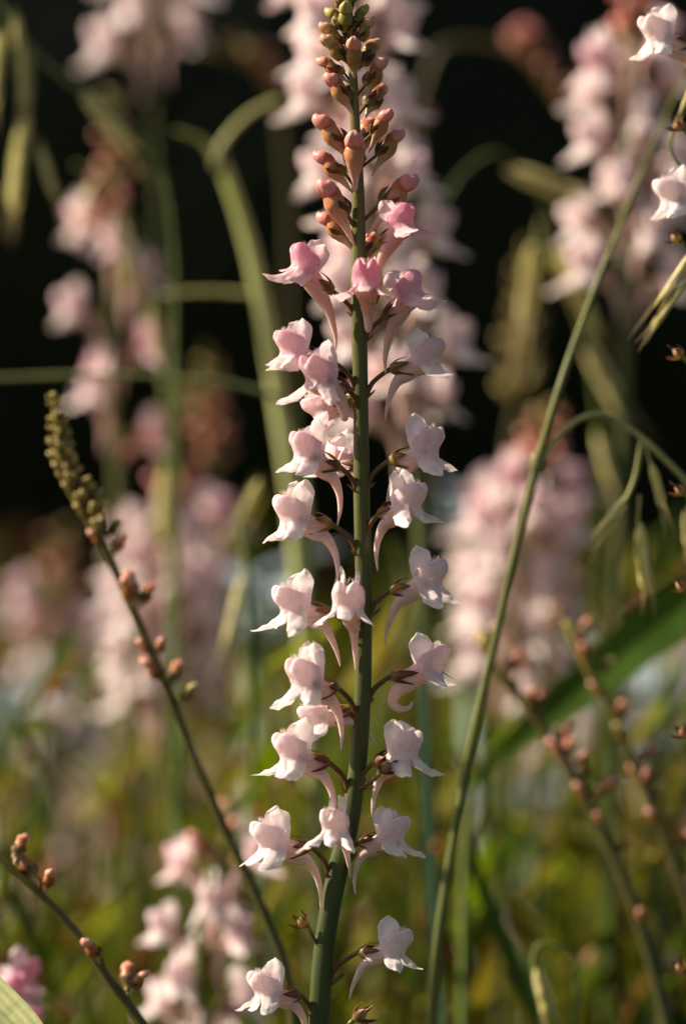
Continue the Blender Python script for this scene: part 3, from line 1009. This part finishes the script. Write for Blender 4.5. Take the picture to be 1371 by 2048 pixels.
# toadflax at the edge of the frame, flowers reaching in
S9 = stem_points([(1404, -300, 8), (1402, 0, 11), (1398, 300, 14), (1394, 700, 15), (1392, 1100, 16), (1394, 1600, 18), (1398, 2050, 19)], 0.014, 8)
p9 = thing('toadflax', 'pale toadflax beside drooping brome spikelets, with pale flowers and bare brown calyxes', 'flower', (S9[-1][0], S9[-1][1], 0), 'flowering pink toadflax plants')
make_stem(p9, S9, bg_stem_col, 14)
r9 = random.Random(77)
place_flower(p9, S9, .014, 1372, 88, -150, 4, .92, .04, r9, 'long', r=46)
place_flower(p9, S9, .014, 1412, 405, -160, 2, .96, .05, r9, 'straight', r=40)
place_flower(p9, S9, .014, 1385, -60, -170, 6, .9, .08, r9, 'straight', r=40)
place_flower(p9, S9, .014, 1430, 1000, -30, 6, .9, .08, r9, 'straight', r=40)
for (px, py, ph) in ((1362, 258, -165), (1358, 482, -170), (1362, 712, -175), (1368, 1178, 178), (1372, 1470, -150), (1366, 1940, -160), (1366, 985, 175)):
    capsule(p9, S9, .014, px, py, ph, 26, r9, .8, 36)

# corner flower, low on the left, only its buds and one flower show
S8 = stem_points([(-60, 1780, 5), (-52, 1880, 9), (-46, 2000, 12), (-40, 2200, 14)], 0.045, 6)
p8 = thing('toadflax', 'deep pink opening toadflax flower above a pale broad grass blade', 'flower', (S8[-1][0], S8[-1][1], 0), 'flowering pink toadflax plants')
make_stem(p8, S8, bg_stem_col, 10)
for z_, az_ in ((1995, .1), (2030, -.6), (2090, .4)):
    add_simple_flower(p8, S8, W(0, z_, .045).z, az_, r9, 'pink', .85)
for z_, az_ in ((1940, .3), (1900, 2.4), (1870, 4)):
    add_simple_bud(p8, S8, W(0, z_, .045).z, az_, r9, .5, .6)

# ------------------------------------------------------------------ budded stems without open flowers
def budded(label, path, y, zones, seed, scale=.6, group='toadflax stems in bud', foot=None, colr=None, name='budding_toadflax'):
    """zones: [(py, n, stage, scale)]  measured along the stem in photo rows"""
    rng = random.Random(seed)
    S = stem_points(path, y, 7, foot=foot)
    b = S[-1]
    p = thing(name, label, 'flower bud', (b[0], b[1], 0), group)
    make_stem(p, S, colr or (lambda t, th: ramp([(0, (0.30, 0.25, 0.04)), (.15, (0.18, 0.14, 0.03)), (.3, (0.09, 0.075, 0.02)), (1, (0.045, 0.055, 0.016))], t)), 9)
    az = rng.uniform(0, 6)
    for (py, n, st, sc) in zones:
        for k in range(n):
            az += 2.4 + rng.uniform(-.4, .4)
            yy = y
            add_simple_bud(p, S, W(0, py + rng.uniform(-8, 8) + k * 6, y).z, az, rng, st, sc * rng.uniform(.85, 1.1))
    return p
budded('leaning olive toadflax stem ending in a tapering tip of tiny green buds',
       [(108, 784, 6), (116, 860, 10), (126, 940, 11), (160, 1010, 10), (210, 1098, 10), (262, 1212, 9.5), (322, 1350, 10), (382, 1500, 10), (450, 1660, 10), (512, 1790, 11), (566, 1926, 12), (590, 2060, 12.5)],
       0.035, [(806 + 12 * i, 3, 0.0, .20 + i * .017) for i in range(21)] + [(1085, 3, .0, .6), (1112, 2, .5, .62), (1228, 3, .5, .75), (1322, 2, .5, .62), (1392, 2, .5, .75), (1430, 1, .0, .7)], 31)
budded('slanting dark green toadflax stem with scattered brown buds low on the left',
       [(-90, 1640, 7), (0, 1718, 8), (70, 1778, 8.5), (142, 1852, 9), (220, 1962, 10), (286, 2050, 10.5), (380, 2220, 11)],
       0.015, [(1790, 2, .5, .75), (1735, 1, .5, .7), (1935, 1, .5, .72), (2000, 2, .5, .75)], 32)
budded('dark arching toadflax stem with orange-brown buds crossing the broad grass blade',
       [(962, 1280, 7), (990, 1340, 9), (1040, 1400, 10), (1096, 1470, 11), (1150, 1560, 12), (1206, 1668, 13), (1262, 1800, 14), (1300, 1920, 14), (1334, 2060, 14)],
       0.06, [(1285 + 33 * i + (i * 7) % 11, 1 + (i * 5) % 3 // 2, (.5, 0.0, .5, 1.0)[i % 4], .55 + .05 * ((i * 3) % 4)) for i in range(12)] + [(1670, 1, .5, .5), (1720, 2, .5, .5), (1860, 1, .5, .5)], 33)
budded('dark toadflax stem with red-brown buds over the blue-grey leaves',
       [(1130, 1240, 7), (1170, 1330, 9), (1226, 1430, 10), (1272, 1540, 11), (1318, 1650, 12), (1360, 1760, 12), (1400, 1900, 10), (1420, 2060, 11)],
       0.065, [(1280 + 42 * i + (i * 13) % 17, 1 + (i * 2) % 3 // 2, (.5, .5, 0.0)[i % 3], .52 + .05 * ((i * 3) % 4)) for i in range(11)] + [(1880, 2, .5, .5)], 34)
budded('far toadflax spike of orange-brown buds bowing over against the dark hedge',
       [(1160, 250, 5), (1110, 190, 6), (1040, 110, 7), (960, 85, 8), (890, 90, 8), (846, 180, 9), (836, 420, 10), (850, 900, 11), (870, 2050, 13)],
       0.20, [(95, 4, 1.0, .7), (110, 3, 1.0, .7), (140, 3, 1.0, .7), (170, 3, .5, .7), (200, 3, .5, .7), (230, 3, .5, .7), (250, 3, .5, .6)], 35)
budded('far toadflax spike of yellow-brown buds bending beside the bent grass culm',
       [(396, 100, 5), (440, 108, 6), (500, 130, 7), (545, 180, 8), (566, 300, 9), (580, 700, 10), (600, 1300, 11), (610, 2050, 12)],
       0.20, [(110 + 8 * i, 2, .5 if i > 3 else 0.0, .6) for i in range(11)], 36)
budded('upright toadflax spike of yellow-brown buds between two drooping spikelets',
       [(1052, 480, 5), (1050, 560, 7), (1046, 680, 9), (1040, 780, 10), (1020, 900, 11), (1000, 1300, 12), (960, 2050, 13)],
       0.21, [(560 + 18 * i, 2, 0.0, .5 + .03 * i) for i in range(16)], 37)
budded('upright toadflax spike of orange-brown buds beside the fork of the bent grass culm',
       [(412, 690, 5), (418, 760, 7), (424, 860, 9), (432, 980, 10), (446, 1200, 11), (470, 2050, 13)],
       0.19, [(750 + 16 * i, 2, 0.0 if i < 5 else .5, .5 + .02 * i) for i in range(13)], 38)

# ------------------------------------------------------------------ grasses
def blade_path(mb, pts, wid, colr, nrm, fold=.25, nu=10):
    """pts world Vectors, wid half widths (m), nrm rough facing"""
    n = len(pts)
    V, F, C = [], [], []
    for i in range(n):
        t = (pts[min(i + 1, n - 1)] - pts[max(i - 1, 0)]).normalized()
        s = t.cross(nrm).normalized(); q = s.cross(t)
        for k in range(nu + 1):
            a = k / nu * 2 - 1
            V.append(pts[i] + s * a * wid[i] + q * fold * wid[i] * abs(a))
            cc = ramp(colr, i / (n - 1)); kk = (1.0 if k % 2 else 0.72) * (1 + .25 * noise.noise(pts[i] * 90))
            C.append((cc[0] * kk, cc[1] * kk, cc[2] * kk))
    for i in range(n - 1):
        for k in range(nu):
            a = i * (nu + 1) + k
            F.append((a, a + 1, a + nu + 2, a + nu + 1))
    mb.add(V, F, C)

def spikelet_mesh(length, n, seed, cols=((0.62, 0.58, 0.18), (0.78, 0.70, 0.34)), awn=.5):
    """hanging along -Z, origin at its stalk"""
    rng = random.Random(seed)
    mb = MB()
    L = length * U
    for i in range(n):
        s = i / n * .55
        side = 1 if i % 2 else -1
        l = L * (.45 - .12 * s) ; w = L * .078
        ang = side * (0.10 + .05 * rng.random())
        d = Vector((sin(ang), rng.uniform(-.05, .05), -cos(ang)))
        b = Vector((side * w * .35, 0, -L * s))
        c = lerp(cols[0], cols[1], rng.random())
        ax = Vector((side, 0, 0)); ay = Vector((0, 1, 0))
        def fn(u, v, b=b, d=d, l=l, w=w, ax=ax, ay=ay):
            ww = w * sin(pi * (0.1 + .9 * v)) ** .7 if v < .99 else w * .04
            th = (u - .5) * pi * 1.15
            return b + d * l * v + ay * sin(th) * ww + ax * cos(th) * ww * .8
        grid(mb, fn, 5, 6, lambda u, v, c=c: lerp(c, (0.66, 0.52, 0.24), v * .4))
        if awn:
            tip = b + d * l
            a2 = (d + Vector((side * .12, rng.uniform(-.1, .1), 0))).normalized()
            tube(mb, [tip - d * l * .08, tip + a2 * L * awn * .5, tip + a2 * L * awn], [1.4 * U, 1.0 * U, .4 * U], lambda t, th: (0.48, 0.38, 0.18), 4)
    return mb.mesh('spikelet', M_straw)
SPK = [spikelet_mesh(150, 8, 1), spikelet_mesh(130, 7, 2, awn=.7), spikelet_mesh(170, 9, 3, ((0.54, 0.54, 0.16), (0.72, 0.66, 0.28)), .3)]

GREEN_CULM = [(0, (0.20, 0.22, 0.06)), (.3, (0.13, 0.18, 0.04)), (1, (0.08, 0.13, 0.03))]
def grass(label, culm, y, parts=(), spk=(), blades_=(), nodes=(), group='flowering grasses', colr=GREEN_CULM, foot=None, name='brome_grass', slim=1.0):
    """culm: px path; parts: side branches [px path]; spk: [(px,py,dirx,diry,scale,depth)]"""
    S = stem_points(culm, y, 8, foot=foot)
    b = S[-1]
    g = thing(name, label, 'grass', (b[0], b[1], 0), group)
    make_stem(g, S, lambda t, th: ramp(colr, t), 10, 'culm')
    for br in parts:
        P = catmull([tuple(W(p[0], p[1], p[3] if len(p) > 3 else y)) + (p[2] * U,) for p in br], 8)
        mb = MB(); tube(mb, [Vector(p[:3]) - g.location for p in P], [p[3] for p in P], lambda t, th: lerp(ramp(colr, t * .4), (0.52, 0.50, 0.20), .6), 7)
        link('branch', mb.mesh('branch', M_stem), g)
    for (nx, ny, nr) in nodes:
        mb = MB(); c = W(nx, ny, y) - g.location
        s = stem_at(S, W(nx, ny, y).z)
        c = Vector(s[:3]) - g.location
        up = Vector((0, 0, 1))
        tube(mb, [c - up * nr * 1.6 * U, c - up * nr * .6 * U, c + up * nr * .6 * U, c + up * nr * 1.6 * U], [nr * .8 * U, nr * 1.15 * U, nr * 1.1 * U, nr * .75 * U], lambda t, th: (0.16, 0.15, 0.05), 10)
        link('culm_node', mb.mesh('culm_node', M_stem), g)
    for k, sp in enumerate(spk):
        px, py, dx, dy, sc = sp[:5]
        yy = sp[5] if len(sp) > 5 else y
        p = W(px, py, yy)
        d = Vector((dx, 0, -dy)).normalized()
        R = Vector((0, 0, -1)).rotation_difference(d).to_matrix().to_4x4()
        link('spikelet', SPK[k % 3], g, Matrix.Translation(p - g.location) @ R @ Matrix.Rotation(k * 1.1, 4, 'Z') @ Matrix.Diagonal((sc * slim, sc * slim, sc, 1)))
    for (bp, cr, nrm) in blades_:
        P = catmull([tuple(W(p[0], p[1], p[3] if len(p) > 3 else y)) + (p[2] * U,) for p in bp], 8)
        mb = MB(); blade_path(mb, [Vector(p[:3]) - g.location for p in P], [p[3] for p in P], cr, Vector(nrm))
        link('blade', mb.mesh('blade', M_leaf), g)
    return g

LEAFC = [(0, (0.10, 0.16, 0.02)), (1, (0.07, 0.13, 0.015))]
PALE = [(0, (0.34, 0.36, 0.14)), (1, (0.30, 0.33, 0.12))]
# the long culm crossing the right half, with an arching panicle
grass('long green brome culm with a swollen node and an arching panicle of drooping spikelets',
      [(1420, -60, 4), (1371, 140, 4, .07), (1300, 300, 5, .06), (1240, 450, 7, .045), (1184, 590, 7.5, .04), (1120, 770, 8.5), (1076, 920, 10), (1040, 1060, 9), (985, 1300, 9.5), (940, 1500, 10.5), (905, 1690, 11), (880, 1850, 12), (862, 2060, 12.5)],
      0.034,
      parts=[[(1080, 925, 7), (1120, 868, 6.5), (1170, 832, 6), (1220, 832, 6), (1280, 874, 6), (1340, 930, 6), (1420, 1010, 6)],
             [(1282, 876, 4), (1270, 950, 5), (1250, 1000, 4)], [(1286, 880, 3), (1300, 930, 3)], [(1278, 990, 3), (1274, 1050, 3)]],
      spk=[(1254, 998, -.60, .80, 1.0), (1302, 926, .25, 1, .9), (1275, 1046, .14, 1, 1.05), (1371, 1010, .1, 1, 1.0)],
      nodes=[(1076, 925, 15)], slim=.8, colr=[(0, (0.18, 0.17, 0.05)), (.3, (0.12, 0.13, 0.03)), (1, (0.08, 0.10, 0.02))])
grass('thick pale green grass culm with a forked node, bent over against the dark hedge',
      [(352, 262, 4), (400, 280, 7), (432, 312, 14), (470, 400, 16), (500, 500, 18), (530, 640, 20), (556, 800, 21), (580, 960, 22), (610, 1300, 22), (640, 2050, 22)],
      0.12, parts=[[(432, 306, 8), (462, 262, 7), (505, 222, 6), (560, 196, 5)], [(505, 588, 7), (440, 584, 6), (380, 584, 5), (320, 590, 4)]], nodes=[(440, 322, 17)],
      colr=[(0, (0.26, 0.29, 0.06)), (.25, (0.34, 0.37, 0.11)), (.45, (0.40, 0.42, 0.17)), (1, (0.2, 0.24, 0.07))])
grass('thin grass culm lying level across the leaning budded stem',
      [(-120, 760, 4), (0, 756, 5), (180, 750, 5.5), (350, 754, 6), (480, 772, 6), (560, 800, 6.5), (600, 900, 7), (620, 1200, 8), (640, 2050, 9)],
      0.09, spk=[(-60, 758, -.3, 1, .8)], colr=[(0, (0.2, 0.22, 0.08)), (1, (0.12, 0.16, 0.05))])
grass('brome with long drooping straw spikelets in front of the black hedge corner',
      [(-120, -160, 5), (0, 10, 5), (60, 95, 5), (120, 150, 5), (240, 240, 5), (320, 340, 5), (346, 480, 5), (350, 700, 5.5), (352, 1000, 6), (360, 2050, 8)],
      0.10, parts=[[(40, 70, 4), (48, 100, 4)], [(62, 100, 4), (60, 200, 3.5), (45, 235, 3)], [(140, 165, 4), (165, 185, 4)], [(80, 280, 3), (110, 400, 3)]],
      spk=[(30, 20, .1, 1, 1.0), (46, 90, .02, 1, 1.35), (45, 235, -.1, 1, 1.6), (160, 180, .75, .85, 1.7), (78, 290, .32, 1, 1.3), (0, 60, -.1, 1, 1.4)], slim=.62)
grass('brome with two slim straw spikelets hanging beside the deep pink flowers',
      [(150, 330, 4), (200, 350, 5), (250, 420, 5), (300, 560, 6), (330, 760, 7), (340, 1000, 8), (350, 2050, 10)],
      0.13, parts=[[(236, 400, 3), (244, 440, 3)], [(290, 560, 3), (300, 610, 3)], [(324, 900, 3), (326, 930, 3)]],
      spk=[(245, 436, .12, 1, 1.5), (300, 606, .2, 1, 1.3), (328, 930, -.02, 1, 1.3), (200, 350, -.5, 1, 1.0)], slim=.7)
grass('brome with straw spikelets hanging beside the blue-grey leaf behind the pale toadflax',
      [(470, 1010, 4), (480, 1060, 5), (492, 1120, 5), (500, 1300, 6), (500, 2050, 8)],
      0.09, parts=[[(484, 1100, 3), (488, 1150, 3)]], spk=[(488, 1150, -.22, 1, 1.55), (520, 960, -.5, 1, 1.1)], slim=.6)
grass('brome with three broad yellow-green spikelets below the arched dark culm',
      [(850, 520, 2.5), (880, 420, 3), (930, 340, 3), (985, 305, 3.5), (1060, 360, 4), (1110, 460, 4), (1160, 620, 4.5), (1190, 800, 5), (1200, 1200, 6), (1210, 2050, 10)],
      0.13, parts=[[(1080, 440, 3), (1070, 500, 3)], [(1110, 460, 3), (1105, 500, 3)], [(1150, 620, 3), (1165, 680, 3)]],
      spk=[(1012, 335, .9, .38, 1.7), (1066, 490, -.12, 1, 1.9), (1100, 490, .5, 1, 1.8), (1165, 680, .55, 1, 1.8), (1190, 860, .3, 1, 1.5)],
      colr=[(0, (0.10, 0.14, 0.03)), (1, (0.08, 0.12, 0.02))], slim=.75)
grass('brome with narrow green spikelets beside the frame-edge toadflax calyxes',
      [(1450, -40, 3), (1400, 100, 4), (1371, 200, 4), (1340, 300, 3.5), (1420, 400, 4), (1430, 520, 5), (1436, 800, 6), (1440, 2050, 8)],
      0.022, parts=[[(1420, 440, 4), (1390, 500, 4), (1340, 590, 3.5)]],
      spk=[(1388, 500, -.55, .85, 1.2), (1400, 130, -.4, 1, 1.0), (1372, 560, -.72, 1, .9)], slim=.5)
# broad bent leaf
grass('broad dark green grass leaf bending down over itself',
      [(936, 1600, 9), (930, 1700, 10), (926, 2050, 12)], 0.085,
      blades_=[([(1560, 1060, 8), (1470, 1130, 44), (1371, 1210, 62), (1240, 1315, 58), (1130, 1402, 44), (1030, 1484, 28), (970, 1536, 14), (934, 1580, 5)], [(0, (0.05, 0.11, 0.012)), (.6, (0.06, 0.12, 0.015)), (1, (0.16, 0.24, 0.03))], (.25, -.75, .55)),
               ([(932, 1640, 6), (944, 1720, 14), (972, 1800, 22), (1012, 1900, 26), (1056, 2000, 27), (1110, 2120, 18), (1150, 2240, 4)], [(0, (0.15, 0.20, 0.03)), (.4, (0.04, 0.09, 0.015)), (1, (0.05, 0.09, 0.02))], (.5, -.8, .2))],
      group='broad-leaved grasses', name='broad_leaved_grass')
grass('pale broad grass blade lying in the low left corner',
      [(-40, 2120, 8), (-44, 2300, 10)], 0.02,
      blades_=[([(-110, 1860, 6, .016), (-60, 1940, 30, .010), (0, 2010, 40, .002), (60, 2075, 36, -.006), (120, 2160, 20, -.012)], [(0, (0.42, 0.44, 0.22)), (1, (0.36, 0.4, 0.18))], (-.3, -.5, .8))],
      group='broad-leaved grasses', name='broad_leaved_grass')
grass('short pale green grass spikelet hanging low beside the broad dark leaf',
      [(1080, 1980, 4), (1066, 1940, 4), (1075, 1890, 4), (1130, 1900, 5), (1150, 2060, 6), (1155, 2300, 7)], 0.05,
      spk=[(1074, 1935, .25, 1, 1.0)])
for i, (pth, yy, lab) in enumerate([
    ([(838, 1240, 6), (846, 1500, 10), (862, 1800, 12), (880, 2060, 12)], .07, 'narrow blue-green grass blade rising behind the lower pale flowers'),
    ([(600, 1040, 5), (560, 1240, 9), (530, 1500, 11), (500, 2060, 12)], .22, 'narrow olive grass blade behind the lower left pale flowers'),
    ([(790, 1080, 4), (812, 1200, 10), (770, 1420, 14), (740, 2060, 14)], .16, 'pale yellow-green grass blade close behind the thick curved stem'),
    ([(1010, 1640, 4), (1000, 1800, 9), (985, 2060, 10)], .2, 'narrow green grass blade beside the broad dark leaf')]):
    P = [(p[0], p[1], p[2]) for p in pth]
    g0 = W(pth[-1][0], pth[-1][1], yy)
    g_ = thing('grass_blade', lab, 'grass', (g0.x, yy, 0), 'single grass blades')
    S = stem_points(P, yy, 8)
    mb = MB()
    c0 = [(0, (0.16, 0.20, 0.05)), (1, (0.07, 0.12, 0.03))] if i != 2 else [(0, (0.36, 0.38, 0.15)), (1, (0.22, 0.26, 0.08))]
    if i == 0:
        c0 = [(0, (0.07, 0.14, 0.08)), (1, (0.06, 0.12, 0.07))]
    blade_path(mb, [Vector(s[:3]) - g_.location for s in S], [s[3] for s in S], c0, Vector((-.5, -.8, .1)))
    link('blade', mb.mesh('blade', M_leaf), g_)

# ------------------------------------------------------------------ blue-grey leafy plants in the middle distance
M_glauc = mat('glaucous_leaf', transl=0.1, rough=0.6, noise=.15, nscale=60, spec=.3)
def glaucous(label, px, py, y, size, seed, n=9):
    rng = random.Random(seed)
    c = W(px, py, y)
    p = thing('blue_grey_plant', label, 'plant', (c.x, y, 0), 'blue-grey leafy plants')
    mb = MB()
    tube(mb, [Vector((0, 0, -.003)), Vector((.004, 0, c.z * .5)), Vector((0, 0, c.z))], [.005, .004, .002], lambda t, th: (0.14, 0.2, 0.14), 8)
    link('stem', mb.mesh('stem', M_stem), p)
    for k in range(n):
        az = k * 2.4 + rng.uniform(-.3, .3)
        d = Vector((cos(az), sin(az), rng.uniform(.1, .7)))
        mb = MB()
        bs = Vector((0, 0, c.z - size * .9 * k / n + size * .25))
        lance(mb, bs, d, Vector((0, 0, 1)), size * rng.uniform(.8, 1.2), size * .30, [(0, (.34, .42, .46)), (1, (.48, .56, .62))], rng, nu=4, nv=8, bend=-.25)
        link('leaf', mb.mesh('leaf', M_glauc), p)
glaucous('blue-grey leafy plant behind the sparse toadflax fading into the undergrowth', -10, 1430, .26, .020, 1)
glaucous('blue-grey leafy plant behind the budded stems and the broad leaf', 1310, 1420, .24, .024, 2, 11)
glaucous('small blue-grey plant behind the pink tip of the spike at the culm node', 945, 1010, .24, .011, 3)
glaucous('small blue-grey plant low behind the arching orange-budded stem', 1060, 1590, .3, .016, 4)
glaucous('blue-grey leaved plant behind the thick pale culm', 510, 1190, .2, .016, 5, 7)

# ------------------------------------------------------------------ more toadflax deeper in the meadow
rf = random.Random(99)
for i in range(22):
    y = rf.uniform(.2, .75)
    px = rf.uniform(-60, 1430)
    top = rf.uniform(1180, 1850)
    pth = [(px, top - 90, 3), (px + rf.uniform(-10, 10), top, 6), (px + rf.uniform(-30, 30), top + 260, 9), (px + rf.uniform(-40, 40), max(2060, top + 400), 10)]
    bg_toadflax('small pale toadflax spike growing deep in the meadow grass', pth, y, top, top + 380, rf.randint(3, 7), rf.choice(['pale', 'pale', 'mid']), 200 + i, 1.0, buds=7,
                group='toadflax deep in the meadow')
